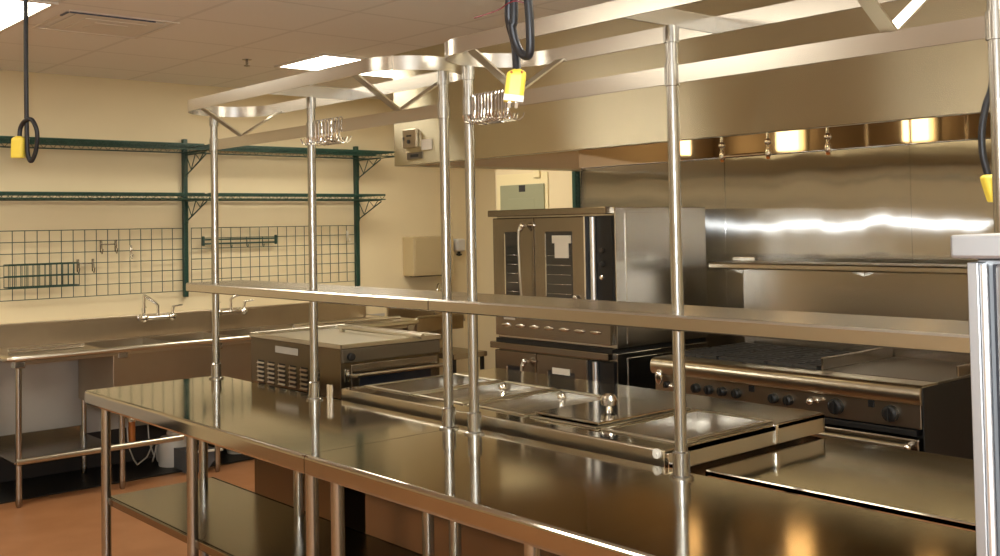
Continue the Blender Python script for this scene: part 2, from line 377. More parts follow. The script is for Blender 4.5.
# grey pail-like items and pipes under the sinks
t = thing('drain_bin', (-6.85, 3.0, 0), 'white plastic drain bin standing on the floor under the sinks', 'bin')
MB().lathe((-6.86, 3.03, 0), [(.095, 0), (.10, .02), (.10, .18), (.085, .2)], 20).box(-6.97, -6.80, 2.94, 3.08, .02, .15, .03).build('body', 'white_plastic', t)
MB().lathe((-6.86, 3.07, .19), [(.075, 0), (.085, .03), (.07, .075), (.03, .09)], 20).build('cap', 'white_plastic', t)
t = solo(MB().lathe((-6.9, 3.52, 0), [(.07, 0), (.075, .02), (.085, .17), (.09, .18)], 20).build('white_pail', 'white_plastic'), 'small white pail on the floor, right of the white drain bin', 'pail')
t = thing('grey_tray', (-6.5, 3.12, 0), 'dark grey corner tray with a pale rim under the sinks', 'tray')
MB().prism([(2.99, .14), (3.22, .125), (3.12, .02), (2.99, .0)], 'x', -6.80, -6.53).build('body', 'grey_plastic', t)
MB().bar((-6.53, 2.99, .145), (-6.53, 3.22, .13), .012, .02).build('rim', 'paper', t, label='pale rim')
t = thing('supply_pipe', (-6.9, 2.75, .2), 'copper orange supply pipe with a steel top under the sinks', 'pipe')
MB().cyl((-6.9, 2.76, .2), (-6.9, 2.76, .33), .022).build('sleeve', 'copper_orange', t)
MB().cyl((-6.9, 2.76, .33), (-6.9, 2.76, .47), .018).lathe((-6.9, 2.76, .33), [(.03, 0), (.03, .03)]).build('coupling', 'chrome', t)
def loop_tube(y, w_, d, label):
    pts = [(-6.88, y, .30), (-6.86, y, .18), (-6.85, y+.03, .09), (-6.85, y+w_*.45, .05), (-6.85, y+w_, .09), (-6.86, y+w_+d, .16)]
    P = []
    for i in range(len(pts)-1):
        for k in range(4): P.append(Vector(pts[i]).lerp(Vector(pts[i+1]), k/4))
    P.append(Vector(pts[-1]))
    solo(MB().tube(P, .005, 8).build('water_hose', 'clear_tube'), label, 'hose')
loop_tube(2.72, .12, .04, 'thin clear hose looping below the crossbar, the lower loop')
loop_tube(2.86, .03, .02, 'thin clear hose looping beside the drain bin, the tighter loop')
# faucets
def faucet(y, pts, label, lever=True):
    t = thing('wall_faucet', (XL+.05, y, .96), label, 'faucet', 'chrome faucets over the sinks')
    x = XL+.10; z = .985
    MB().cyl((x, y-.10, z), (x, y+.10, z), .016).build('bridge', 'chrome', t)
    for d in (-.10, .10):
        vl = MB().cyl((XL+.035, y+d, z), (x+.02, y+d, z), .019).ball((x, y+d, z), .032).lathe((XL+.036, y+d, z), [(.028, 0), (.024, .012)], axis='x').build('valve', 'chrome', t)
        if lever: MB().tube([(x, y+d, z+.01), (x+.005, y+d+.01*(1 if d > 0 else -1), z+.07)], .010).tube([(x+.005, y+d, z+.07), (x+.02, y+d+.07*(1 if d > 0 else .1), z+.078)], .006).build('lever', 'chrome', vl)
    MB().tube([(x, y, z), (x, y, z+.04)]+pts, .0115).build('spout', 'chrome', t)
faucet(3.03, [(XL+.10, 3.03, 1.07), (XL+.13, 3.0, 1.09), (XL+.23, 2.88, 1.15), (XL+.245, 2.872, 1.148), (XL+.245, 2.87, 1.03)], 'chrome faucet left of the leftmost pot rack post')
faucet(3.58, [(XL+.10, 3.58, 1.08), (XL+.12, 3.60, 1.10), (XL+.17, 3.74, 1.145), (XL+.20, 3.80, 1.15), (XL+.20, 3.81, 1.13)], 'chrome faucet right of the leftmost pot rack post')
# hand sink, dispensers, little stand at the end of the left wall
t = thing('hand_sink', (-6.95, 5.3, .6), 'wall hung stainless hand sink beyond the countertop oven', 'sink')
f = MB(); ya, yb = 5.02, 5.50
f.box(XL+.03, -6.78, ya, yb, .74, .75, .004).box(-6.80, -6.78, ya, yb, .74, .85, .008).box(XL+.03, -6.78, ya, ya+.015, .74, .85, .006).box(XL+.03, -6.78, yb-.015, yb, .74, .85, .006)
f.lathe(((XL-6.78)/2, 5.26, .62), [(.1, 0), (.17, .06), (.2, .12)], 20)
f.build('basin', 'steel_sink', t)
MB().tube([(-6.79, ya-.02, .80), (-6.79, ya, .845), (-6.79, ya+.03, .858), (-6.79, yb-.05, .858), (-6.79, yb, .845), (-6.79, yb+.02, .80)], .010).build('rim', 'steel_edge', t)
MB().box(XL+.004, XL+.03, ya, yb, .74, .98, .004).build('backsplash', 'steel_sink', t)
t = thing('gooseneck_faucet', (-7.1, 5.5, .95), 'small chrome gooseneck faucet above the hand sink', 'faucet')
P = [(-7.1, 5.52, .90), (-7.1, 5.52, 1.04)]+[(-7.1+.05-.05*math.cos(a), 5.52-.06+.06*math.cos(a), 1.04+.055*math.sin(a)) for a in [math.pi*k/8 for k in range(1, 9)]]
MB().tube(P, .009).build('spout', 'chrome', t)
MB().box(XL+.03, -7.06, 5.46, 5.58, .89, .915, .006).build('base', 'chrome', t)
t = thing('towel_dispenser', (XL+.05, 5.38, 1.16), 'cream metal paper towel dispenser on the wall above the hand sink', 'dispenser')
MB().box(XL+.002, XL+.16, 5.19, 5.62, 1.17, 1.50, .012).build('body', 'dispenser', t)
MB().box(XL+.158, XL+.163, 5.21, 5.60, 1.20, 1.485, .002).build('front_cover', 'dispenser', t)
MB().box(XL+.03, XL+.13, 5.24, 5.57, 1.162, 1.171).build('towel_slot', 'black_enamel', t)
t = thing('soap_dispenser', (XL+.05, 5.76, 1.32), 'white soap dispenser beside the paper towel dispenser', 'dispenser')
MB().box(XL+.002, XL+.09, 5.71, 5.81, 1.36, 1.47, .02, 4).build('body', 'white_plastic', t)
MB().cyl((XL+.05, 5.76, 1.36), (XL+.05, 5.76, 1.32), .014).box(XL+.03, XL+.075, 5.745, 5.775, 1.325, 1.34, .003).build('nozzle', 'black_enamel', t)
t = thing('side_stand', (-6.55, 5.4, 0), 'narrow dark legged stand below the hand sink', 'stand')
MB().box(-6.78, -6.32, 5.02, 5.36, .56, .60, .006).build('top', 'steel_dark', t)
for x, y in ((-6.75, 5.05), (-6.35, 5.05), (-6.75, 5.33), (-6.35, 5.33)): MB().box(x-.012, x+.012, y-.012, y+.012, 0, .56).build('leg', 'black_enamel', t)
# ------------------------------------------------------------------ work tables of the pass
TY0, TY1, TZ = 1.648, 2.278, .90
def work_table(x0, x1, legs, label):
    t = thing('work_table', ((x0+x1)/2, (TY0+TY1)/2, 0), label, 'table', 'stainless work tables under the pot racks')
    f = MB()
    f.prism([(TY0+.004, TZ-.058), (TY0, TZ-.05), (TY0, TZ-.012), (TY0+.0008, TZ-.0078), (TY0+.0035, TZ-.0035), (TY0+.0078, TZ-.0008), (TY0+.012, TZ), (TY1-.006, TZ), (TY1, TZ-.006), (TY1, TZ-.05), (TY1-.015, TZ-.05), (TY1-.015, TZ-.02), (TY0+.018, TZ-.02), (TY0+.018, TZ-.058)], 'x', x0, x1)
    f.box(x0+.0005, x0+.015, TY0+.002, TY1-.002, TZ-.056, TZ-.003).box(x1-.015, x1-.0005, TY0+.002, TY1-.002, TZ-.056, TZ-.003)
    f.build('tabletop', 'steel_top', t)
    for x in legs:
        for y in (TY0+.062, 2.155):
            lg = MB().cyl((x, y, .05), (x, y, TZ-.025), .0205, 20).lathe((x, y, TZ-.05), [(.034, 0), (.036, .025)]).build('leg', 'post_steel', t)
            MB().lathe((x, y, 0), [(.012, 0), (.018, .01), (.021, .03), (.0208, .055)]).build('foot', 'steel_dark', lg)
    a, b_ = legs[0]-.01, legs[-1]+.01
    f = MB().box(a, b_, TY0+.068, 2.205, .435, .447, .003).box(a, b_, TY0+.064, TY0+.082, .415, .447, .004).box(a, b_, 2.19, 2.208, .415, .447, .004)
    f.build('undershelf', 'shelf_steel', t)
    return t
work_table(-4.635, -2.8065, [-4.56, -3.712, -2.865], 'stainless work table with undershelf, the left one carrying the left pot rack')
work_table(-2.8035, -.965, [-2.72, -1.865, -1.02], 'stainless work table, the nearer right one filling the bottom of the photo')
# ------------------------------------------------------------------ pot racks with overshelves
def pot_rack(xs, sx0, sx1, braces, label):
    t = thing('pot_rack', (xs[1], 2.212, TZ), label, 'pot rack', 'table mounted pot racks')
    Y = 2.212
    for x in xs:
        p = MB().cyl((x, Y, TZ), (x, Y, 2.108), .0165, 24).build('post', 'post_steel', t)
        MB().lathe((x, Y, TZ), [(.033, 0), (.033, .006), (.023, .009), (.023, .068), (.0195, .072)], 24).build('base_collar', 'post_steel', p)
        MB().lathe((x, Y, 1.945), [(.0165, 0), (.0207, .0008), (.0207, .060), (.0165, .061)], 20).build('clamp_collar', 'post_steel', p)
        MB().lathe((x, Y, 2.062), [(.0165, 0), (.0207, .0008), (.0207, .044), (.0165, .045)], 20).build('top_collar', 'post_steel', p)
    z1 = 1.341; f = MB()
    ya, yb = 2.115, 2.405
    f.prism([(ya+.004, z1-.04), (ya, z1-.036), (ya, z1-.006), (ya+.003, z1-.0015), (ya+.008, z1), (yb-.006, z1), (yb, z1-.006), (yb, z1-.038), (yb-.012, z1-.038), (yb-.012, z1-.014), (ya+.014, z1-.014), (ya+.014, z1-.04)], 'x', sx0, sx1)
    f.box(sx0+.0005, sx0+.012, ya+.002, yb-.002, z1-.039, z1-.002).box(sx1-.012, sx1-.0005, ya+.002, yb-.002, z1-.039, z1-.002)
    f.build('overshelf', 'steel', t)
    r_ = .194
    path = arc(xs[0]+r_, Y, r_, math.pi/2, 3*math.pi/2, 20)+arc(xs[-1]-r_, Y, r_, -math.pi/2, math.pi/2, 20)
    MB().strip(path, 2.108, 2.156, .006).build('oval_rail', 'steel', t)
    MB().box(xs[0]+.018, xs[1]-.018, Y-.003, Y+.003, 1.952, 1.999).box(xs[1]+.018, xs[2]-.018, Y-.003, Y+.003, 1.952, 1.999).build('center_bar', 'steel', t)
    MB().box(xs[1]-.003, xs[1]+.003, Y-r_+.003, Y+r_-.003, 2.108, 2.156).build('cross_bar', 'steel', t)
    for bx in braces:
        f = MB().bar((bx, Y-r_+.005, 2.115), (bx, Y-.004, 2.0), .038, .006, (1, 0, 0)).bar((bx, Y+.004, 2.0), (bx, Y+r_-.005, 2.115), .038, .006, (1, 0, 0))
        f.build('brace', 'steel_edge', t)
    return t
pot_rack([-4.538, -3.677, -2.815], -4.64, -2.795, [-4.27, -3.075], 'oval pot rack with overshelf standing on the left work table')
pot_rack([-2.68, -1.819, -.958], -2.79, -.94, [-2.44, -1.192], 'oval pot rack with overshelf standing on the nearer right work table')
# pot hooks over the center bars
def pot_hook():
    f = MB(); Y = 2.212
    f.tube([(0, Y+.009, 1.955), (0, Y+.009, 2.003), (0, Y+.004, 2.010), (0, Y-.004, 2.010), (0, Y-.009, 2.003), (0, Y-.009, 1.945), (0, Y-.014, 1.925), (0, Y-.030, 1.914), (0, Y-.048, 1.920), (0, Y-.056, 1.938)], .0026, 6)
    f.tube([(0, Y-.009, 1.945), (0, Y+.006, 1.918), (0, Y+.030, 1.912), (0, Y+.046, 1.922), (0, Y+.052, 1.938)], .0026, 6)
    return f.build('pot_hook', 'chrome', origin=(0, Y, 1.91))
ph = pot_hook(); ph.location.x = -3.665
solo(ph, 'chrome double pot hook bunched beside the middle post of the left rack', 'hook', 'pot hooks on the left rack')
for k in range(1, 9):
    c = ph.copy(); COL.objects.link(c); c.location.x = -3.652+.024*k; c.rotation_euler.z = random.uniform(-.25, .25); c.location.z += 0
for k in range(12):
    c = ph.copy(); COL.objects.link(c); c.location.x = -2.652+.0163*k; c.rotation_euler.z = random.uniform(-.25, .25)
    c['label'] = 'chrome double pot hook in the bunch below the yellow plug'; c['group'] = 'pot hooks on the right rack'
# ------------------------------------------------------------------ drop cords
def rsamp(pts, n=6):
    P = [Vector(p) for p in pts]; out = []
    for i in range(len(P)-1):
        a, b_, c, d = P[max(i-1, 0)], P[i], P[i+1], P[min(i+2, len(P)-1)]
        for k in range(n):
            u = k/n; out.append(.5*((2*b_)+(c-a)*u+(2*a-5*b_+4*c-d)*u*u+(3*b_-a-3*c+d)*u**3))
    out.append(P[-1]); return out
def pix(u, v, t):   # a point at depth t along the view of pixel (u,v), used once to lay cords out in space
    return EYE+(fw+rt*((u-500)/F)-up*((v-CY)/F))*t
def cord(loc, pts, r, plug_at, plug_dir, pw, pl, label, band=True):
    t = thing('drop_cord', loc, label, 'power cord', 'hanging power cords')
    MB().tube(rsamp(pts), r, 10).build('cable', 'black_rubber', t)
    p = Vector(plug_at); d = Vector(plug_dir).normalized()
    q = p+d*pl
    side = rt
    pg = MB(); c = d.cross(side).normalized()
    rad = [.35, .72, .95, 1, 1, .98, .9]
    hh = [0, .06, .12, .2, .6, .95, 1]
    rings = []
    for a, h in zip(rad, hh):
        rings.append([pg.bm.verts.new(p+d*h*pl+side*(pw/2*a*math.copysign(abs(math.cos(th))**.5, math.cos(th)))+c*(pw/2*.8*a*math.copysign(abs(math.sin(th))**.5, math.sin(th)))) for th in [2*math.pi*k/20 for k in range(20)]])
    for A, B in zip(rings, rings[1:]):
        for k in range(20): pg.bm.faces.new((A[k], A[(k+1) % 20], B[(k+1) % 20], B[k]))
    pg.bm.faces.new(rings[0][::-1]); pg.bm.faces.new(rings[-1])
    po = pg.build('plug', 'plug_yellow', t, label='yellow plug')
    if band:
        for s3 in (-1, 1): MB().lathe(p+d*pl*.12+side*s3*pw*.26-c*(-pw*.40), [(.0025, -.001), (.0025, .001)], 10, 'y').build('screw', 'copper_orange', po)
        bd = MB(); bd.bar(p+d*pl*.80-c*0, p+d*pl*.99, pw*1.0, pw*.84, side); bd.build('label_band', 'paper', po)
        for s2 in (-1, 1):
            MB().bar(q+side*s2*pw*.18, q+side*s2*pw*.18+d*.012, .006, .0015, side).build('blade', 'chrome', po)
    return t
# cord 1 (far left)
T = 3.6
top = pix(27, -60, T)
def vert(p, z): return Vector((p.x, p.y, z))
a0 = pix(26, 60, T)
pts = [vert(a0, H), a0, pix(26.5, 110, T), pix(27, 138, T), pix(28, 155, T), pix(31.5, 161, T), pix(36, 150, T-.01), pix(37, 132, T-.02), pix(32, 120, T-.02), pix(25, 121, T-.01), pix(20.5, 128, T), pix(19.5, 137, T)]
cord(vert(a0, 1.8), pts, .0075, pix(19, 136, T), pix(18, 158, T)-pix(19, 136, T), .044, .075, 'black drop cord with yellow plug hanging at the far left', False)
# cord 2 (center)
T = 2.0
pts = [vert(pix(515, 0, T), H), pix(514, -10, T), pix(512, 25, T), pix(519, 50, T), pix(529, 55, T-.02), pix(530, 30, T-.03), pix(527, -5, T-.03), pix(518, -22, T-.02), pix(510, -5, T), pix(509, 20, T+.01), pix(515, 45, T+.02), pix(517, 72, T)]
cord(vert(pix(515, 0, T), 1.8), pts, .0082, pix(517, 69, T), pix(513, 103, T)-pix(517, 69, T), .038, .063, 'thick black drop cord with yellow plug hanging in front of the right pot rack')
wire = MB().tube(rsamp([pix(474, 18, T), pix(487, 14, T), pix(500, 9, T), pix(507, 4, T-.01), pix(515, 1, T-.02), pix(525, 3, T-.02)]), .0011, 6).build('red_tie', 'red_wire')
solo(wire, 'thin red tie wrapped around the central drop cord', 'wire tie')
# cord 3 (right, behind the last post)
T = 2.35
a0 = pix(993, 40, T)
pts = [vert(a0, H), a0, pix(992, 85, T), pix(986, 105, T), pix(982, 130, T), pix(983, 155, T), pix(989, 178, T)]
cord(vert(a0, 1.7), pts, .008, pix(989, 174, T), pix(997, 200, T)-pix(989, 174, T), .040, .066, 'black drop cord with yellow plug behind the last post at the right edge', False)
# ------------------------------------------------------------------ countertop oven on its cabinet
t = thing('base_cabinet', (-4.2, 2.68, 0), 'dark stainless base cabinet carrying the countertop oven', 'cabinet')
MB().box(-4.60, -3.86, 2.43, 3.02, .08, .845, .006).build('body', 'oven_case', t)
MB().box(-4.56, -3.90, 2.425, 2.431, .14, .80, .002).build('panel', 'oven_case', t)
for x in (-4.55, -3.91):
    for y in (2.47, 2.98): MB().cyl((x, y, 0), (x, y, .09), .02).build('foot', 'steel_dark', t)
t = thing('countertop_oven', (-4.2, 2.68, .845), 'dark stainless countertop oven with side louvers behind the left work table', 'oven')
MB().box(-4.60, -3.815, 2.42, 2.95, .86, 1.072, .004).build('body', 'oven_case', t)
for x in (-4.56, -3.86):
    for y in (2.46, 2.9): MB().cyl((x, y, .845), (x, y, .862), .018).build('foot', 'black_enamel', t)
f = MB().box(-4.605, -3.80, 2.415, 2.955, 1.07, 1.076, .002)
for a in ((-4.605, -3.80, 2.415, 2.423), (-4.605, -3.80, 2.947, 2.955), (-4.605, -4.597, 2.415, 2.955), (-3.808, -3.80, 2.415, 2.955)): f.box(*a, 1.072, 1.09, .002)
f.tube([(-4.42, 2.80, 1.098), (-3.74, 2.80, 1.098)], .011, 10).box(-4.40, -4.38, 2.79, 2.81, 1.07, 1.10).box(-3.85, -3.83, 2.79, 2.81, 1.07, 1.10)
f.build('top_tray', 'steel_edge', t)
for c in range(6):
    f = MB()
    for rw in range(5):
        x = -4.53+c*.098; z = .868+rw*.0205
        f.prism([(2.4195, z+.004), (2.4195, z+.011), (2.412, z+.004), (2.413, z+.002)], 'x', x, x+.06)
    f.box(x+.001, x+.003, 2.4175, 2.4195, .868, .966)
    f.build('louver', 'steel_edge', t)
f = MB()
for c in range(6): f.box(-4.53+c*.098, -4.47+c*.098, 2.4185, 2.42, .866, .968)
f.build('louver_recess', 'black_enamel', t)
MB().box(-4.36, -4.16, 2.4175, 2.42, 1.015, 1.045).build('rating_label', 'wall_board', t, label='pale rating label')
# control face looking along +x
xf = -3.815
MB().box(xf, xf+.012, 2.425, 2.945, 1.01, 1.068, .003).build('control_strip', 'griddle_steel', t)
MB().lathe((xf+.012, 2.465, 1.035), [(.017, 0), (.016, .014), (.010, .016)], 18, 'x').build('knob', 'black_enamel', t)
dr = MB().box(xf, xf+.010, 2.47, 2.93, .885, 1.0, .003).build('door', 'steel_dark', t)
MB().box(xf+.0095, xf+.0115, 2.51, 2.89, .90, .945).build('window', 'glass_dark', dr)
MB().tube([(xf+.01, 2.47, .953), (xf+.05, 2.47, .958), (xf+.05, 2.95, .958), (xf+.01, 2.95, .953)], .0085).build('handle', 'steel_edge', dr)
MB().box(xf+.010, xf+.013, 2.435, 2.441, .93, .985).box(xf+.010, xf+.013, 2.449, 2.455, .93, .985).build('trim_strip', 'chrome', t)
# two chromed salt shakers-like tube by the post: small bright cylinder on the work table
t = thing('steel_canister', (-3.745, 2.25, .90), 'slim shiny steel canister on the left work table beside the middle post', 'canister')
x, y = -3.60, 2.235
t.location = (x, y, .90)
MB().cyl((x-.009, y, .9), (x-.009, y, .965), .0085).cyl((x+.009, y, .9), (x+.009, y, .965), .0085).build('body', 'chrome', t)
# ------------------------------------------------------------------ steam table
SX0, SX1, SY0, SY1, SZ = -3.645, -1.965, 2.318, 3.14, .935
t = thing('steam_table', ((SX0+SX1)/2, 2.85, 0), 'stainless steam table with sunken wells behind the right work table', 'steam table')
wc = [-3.465, -3.135, -2.805, -2.475, -2.145]; hw = .142; wy0, wy1 = 2.42, 2.87
f = MB()
ybs = [SY0, wy0, wy1, SY1]
f.box(SX0, SX1, SY0, wy0, SZ-.02, SZ, .003).box(SX0, SX1, wy1, SY1, SZ-.02, SZ, .003)
xs_ = [SX0]+[q for c in wc for q in (c-hw, c+hw)]+[SX1]
for i in range(0, len(xs_), 2): f.box(xs_[i], xs_[i+1], wy0, wy1, SZ-.02, SZ)
f.build('top', 'steel_top', t)
f = MB()
f.box(SX0, SX1, SY0-.002, SY0+.015, SZ-.065, SZ-.001, .004).box(SX0, SX1, SY1-.015, SY1, SZ-.065, SZ-.001, .004).box(SX0, SX0+.015, SY0, SY1, SZ-.065, SZ-.002, .003).box(SX1-.015, SX1, SY0, SY1, SZ-.065, SZ-.002, .003)
f.build('apron', 'steel_edge', t)
for i, c in enumerate(wc):
    f = MB(); z0 = SZ-.17
    f.box(c-hw, c-hw+.004, wy0, wy1, z0, SZ-.004).box(c+hw-.004, c+hw, wy0, wy1, z0, SZ-.004).box(c-hw, c+hw, wy0, wy0+.004, z0, SZ-.004).box(c-hw, c+hw, wy1-.004, wy1, z0, SZ-.004).box(c-hw, c+hw, wy0, wy1, z0-.004, z0)
    wl = f.build('well', 'steel', t)
    f = MB()
    for a in ((c-hw-.012, c+hw+.012, wy0-.012, wy0+.004), (c-hw-.012, c+hw+.012, wy1-.004, wy1+.012), (c-hw-.012, c-hw+.004, wy0, wy1), (c+hw-.004, c+hw+.012, wy0, wy1)): f.box(*a, SZ, SZ+.005, .002)
    f.build('well_rim', 'steel_edge', wl)
MB().box(SX0+.03, SX1-.03, 2.40, 3.06, .18, SZ-.03, .006).build('body', 'steel_dark', t)
for x in (SX0+.08, -2.80, SX1-.08):
    for y in (2.44, 3.02):
        MB().cyl((x, y, 0), (x, y, .2), .02).build('leg', 'post_steel', t)
f = MB().lathe((SX1-.025, SY0-.001, SZ-.012), [(.014, -.008), (.014, 0)], 18, 'y').lathe((SX1-.025, SY0-.009, SZ-.012), [(.006, -.003), (.006, 0)], 14, 'y')
f.build('end_cap', 'paper', t, label='white round end cap')
MB().box(SX1-.004, SX1+.012, SY0+.0, SY0+.025, SZ-.055, SZ-.008, .002).box(SX1, SX1+.02, SY0+.03, SY0+.06, SZ-.10, SZ-.05, .002).build('hinge_bracket', 'chrome', t)
MB().box(SX1, SX1+.006, 2.85, 2.865, SZ-.06, SZ, .001).build('clip', 'chrome', t)
def lid(c, y0, y1, label, tilt=0):
    q = thing('well_lid', (c, (y0+y1)/2, SZ+.006), label, 'lid')
    MB().box(c-hw-.006, c+hw+.006, y0, y1, SZ+.007, SZ+.016, .004).build('cover', 'steel_top', q)
    MB().lathe((c+.01, (y0+y1)/2-.02, SZ+.015), [(.012, 0), (.010, .012), (.026, .018), (.030, .035), (.022, .05), (.006, .056)], 20).build('knob', 'chrome', q)
lid(-2.475, 2.428, 2.862, 'flat steam well lid with a big shiny knob, fourth well from the left')
for c, lb in ((-3.135, 'recessed steel pan lid with a small dome knob, second steam well from the left'), (-2.805, 'recessed steel pan lid with a small dome knob on the middle steam well')):
    q = thing('pan_lid', (c, 2.645, SZ-.03), lb, 'lid', 'recessed lids in the steam table')
    MB().box(c-hw+.006, c+hw-.006, wy0+.006, wy1-.006, SZ-.03, SZ-.022, .003).build('cover', 'steel', q)
    MB().lathe((c, 2.735, SZ-.022), [(.012, 0), (.010, .012), (.018, .018), (.020, .03), (.014, .042), (.004, .045)], 18).build('knob', 'chrome', q)
q = thing('steam_pan', (-2.145, 2.645, SZ-.16), 'open shallow steel pan in the rightmost steam well', 'pan')
MB().box(-2.145-hw+.008, -2.145+hw-.008, wy0+.008, wy1-.008, SZ-.06, SZ-.055, .002).build('pan_base', 'steel', q)
q2 = MB()
for a in ((-2.145-hw+.006, -2.145+hw-.006, wy0+.006, wy0+.009), (-2.145-hw+.006, -2.145+hw-.006, wy1-.009, wy1-.006), (-2.145-hw+.006, -2.145-hw+.009, wy0+.006, wy1-.006), (-2.145+hw-.009, -2.145+hw-.006, wy0+.006, wy1-.006)): q2.box(*a, SZ-.06, SZ+.002)
q2.build('pan_wall', 'steel', q)
# ------------------------------------------------------------------ lower work table right of the steam table
t = thing('prep_table', (-1.1, 2.75, 0), 'plain stainless prep table between the right work table and the range', 'table')
x0, x1, y0, y1, z = -1.945, -.20, 2.47, 3.12, .86
f = MB().box(x0, x1, y0, y1, z-.02, z, .004).box(x0, x1, y0, y0+.015, z-.05, z-.002, .003).box(x0, x1, y1-.015, y1, z-.05, z-.002, .003).box(x0, x0+.015, y0, y1, z-.05, z-.002, .003).box(x1-.015, x1, y0, y1, z-.05, z-.002, .003)
f.build('tabletop', 'steel_top', t)
for x in (x0+.06, x1-.06):
    for y in (y0+.06, y1-.06): MB().cyl((x, y, 0), (x, y, z-.02), .02).build('leg', 'post_steel', t)
MB().box(x0+.05, x1-.05, y0+.05, y1-.05, .25, .262).build('undershelf', 'steel_top', t)
# ------------------------------------------------------------------ range with high shelf
RX0, RX1, RY, RB = -3.635, -2.175, 4.19, 5.08
t = thing('gas_range', ((RX0+RX1)/2, 4.6, 0), 'wide stainless gas range with burners, griddle and high shelf below the hood', 'range')
MB().box(RX0, RX1, RY+.07, RB, .15, .845, .004).build('body', 'black_enamel', t)
for x in (RX0+.07, RX1-.07):
    for y in (RY+.15, RB-.08): MB().cyl((x, y, 0), (x, y, .16), .025).build('foot', 'steel_dark', t)
prof = [(RY+.05, .795), (RY+.012, .80), (RY, .815), (RY-.004, .84), (RY+.002, .862), (RY+.015, .875), (RY+.04, .88), (RY+.16, .88), (RY+.16, .86), (RY+.05, .86)]
MB().prism(prof, 'x', RX0, RX1, True).build('bullnose', 'steel_edge', t)
MB().box(RX0+.005, RX1-.012, RY+.03, RY+.07, .695, .80, .003).build('control_panel', 'steel_sink', t)
for x, r_ in ((-3.545, .018), (-3.20, .024), (-3.115, .024), (-2.905, .024), (-2.825, .024), (-2.58, .036), (-2.32, .036), (-3.36, .024), (-3.28, .024)):
    MB().lathe((x, RY+.03, .748), [(r_, 0), (r_*.95, -.022), (r_*.6, -.028)], 20, 'y').box(x-.004, x+.004, RY-.005, RY+.004, .748-r_*.8, .748+r_*.8, .002).build('knob', 'black_enamel', t)
for x in (-3.03, -2.41): MB().box(x-.014, x+.014, RY+.022, RY+.031, .765, .795, .002).build('valve_tag', 'black_enamel', t)
MB().ball((-2.70, RY+.005, .758), .018).ball((-2.665, RY+.01, .765), .012).build('pilot_fitting', 'chrome', t)
MB().ball((-3.58, RY+.0, .785), .03, (.8, .6, 1.3)).ball((-3.50, RY+.0, .745), .014).build('gas_fitting', 'chrome', t)
f = MB().box(RX0+.02, RX1-.03, RY+.02, RY+.07, .665, .69, .003)
f.build('vent_gap', 'black_enamel', t)
for xa, xb in ((RX0+.02, -2.89), (-2.87, RX1-.02)):
    d = MB().box(xa, xb, RY+.02, RY+.07, .22, .655, .008).build('door', 'steel_dark', t)
    MB().cyl((xa+.04, RY-.025, .625), (xb-.03, RY-.025, .625), .014).build('handle', 'steel_edge', d)
    for hx, ex in ((xa+.05, xa+.04), (xb-.045, xb-.03)): MB().tube([(hx, RY+.02, .625), (hx, RY-.025, .625)], .012).ball((ex, RY-.025, .625), .018).build('handle_bracket', 'chrome', d)
# burners and griddle
ztop = .868
MB().box(RX0+.01, RX1-.01, RY+.14, RB-.06, .845, ztop, .002).build('cooktop', 'steel_dark', t)
for i in range(3):
    for j in range(2):
        cx = RX0+.16+.29*i; cy_ = RY+.30+.32*j
        f = MB()
        for k in range(5): f.box(cx-.135, cx+.135, cy_-.13+k*.065-.005, cy_-.13+k*.065+.005, ztop+.004, ztop+.028, .002)
        for k in (-1, 1): f.box(cx+k*.13-.006, cx+k*.13+.006, cy_-.14, cy_+.14, ztop+.0, ztop+.026, .002)
        f.box(cx-.006, cx+.006, cy_-.14, cy_+.14, ztop+.006, ztop+.024)
        g = f.build('burner_grate', 'cast_iron', t)
        MB().lathe((cx, cy_, ztop), [(.05, 0), (.048, .010), (.03, .014), (.012, .014)], 18).build('burner', 'cast_iron', g)
f = MB().box(-2.72, RX1+.0, RY+.15, RB-.08, ztop, ztop+.014, .003)
f.build('griddle_plate', 'griddle_steel', t)
MB().box(-2.735, -2.722, RY+.16, RB-.08, ztop, ztop+.07, .003).box(RX1-.012, RX1-.002, RY+.35, RB-.08, ztop, ztop+.06, .003).box(-2.72, RX1, RB-.09, RB-.08, ztop, ztop+.09, .003).build('griddle_splash', 'steel_dark', t)
MB().box(RX1-.001, RX1+.004, RY+.02, RB, .15, .87, .001).build('side_panel', 'black_enamel', t)
MB().box(RX0, RX1, RB-.075, RB-.055, .86, 1.33, .003).build('back_riser', 'steel', t)
MB().box(RX0, RX1, RB-.09, RB-.075, .955, .985, .003).build('riser_ledge', 'steel_edge', t)
hs = MB().prism([(4.74, 1.318), (4.735, 1.325), (4.735, 1.345), (4.745, 1.352), (5.02, 1.352), (5.02, 1.318)], 'x', RX0-.03, RX1+.02).build('high_shelf', 'steel_edge', t)
MB().box(RX0-.05, RX0+.1, 4.98, 5.02, 1.352, 1.375, .003).build('shelf_lip', 'steel', hs)
for x in (RX0, -2.88, RX1-.01):
    MB().prism([(4.84, 1.318), (5.0, 1.318), (5.0, 1.28)], 'x', x, x+.004).build('bracket', 'steel', hs)  # small triangles shaped after light reflected in the riser
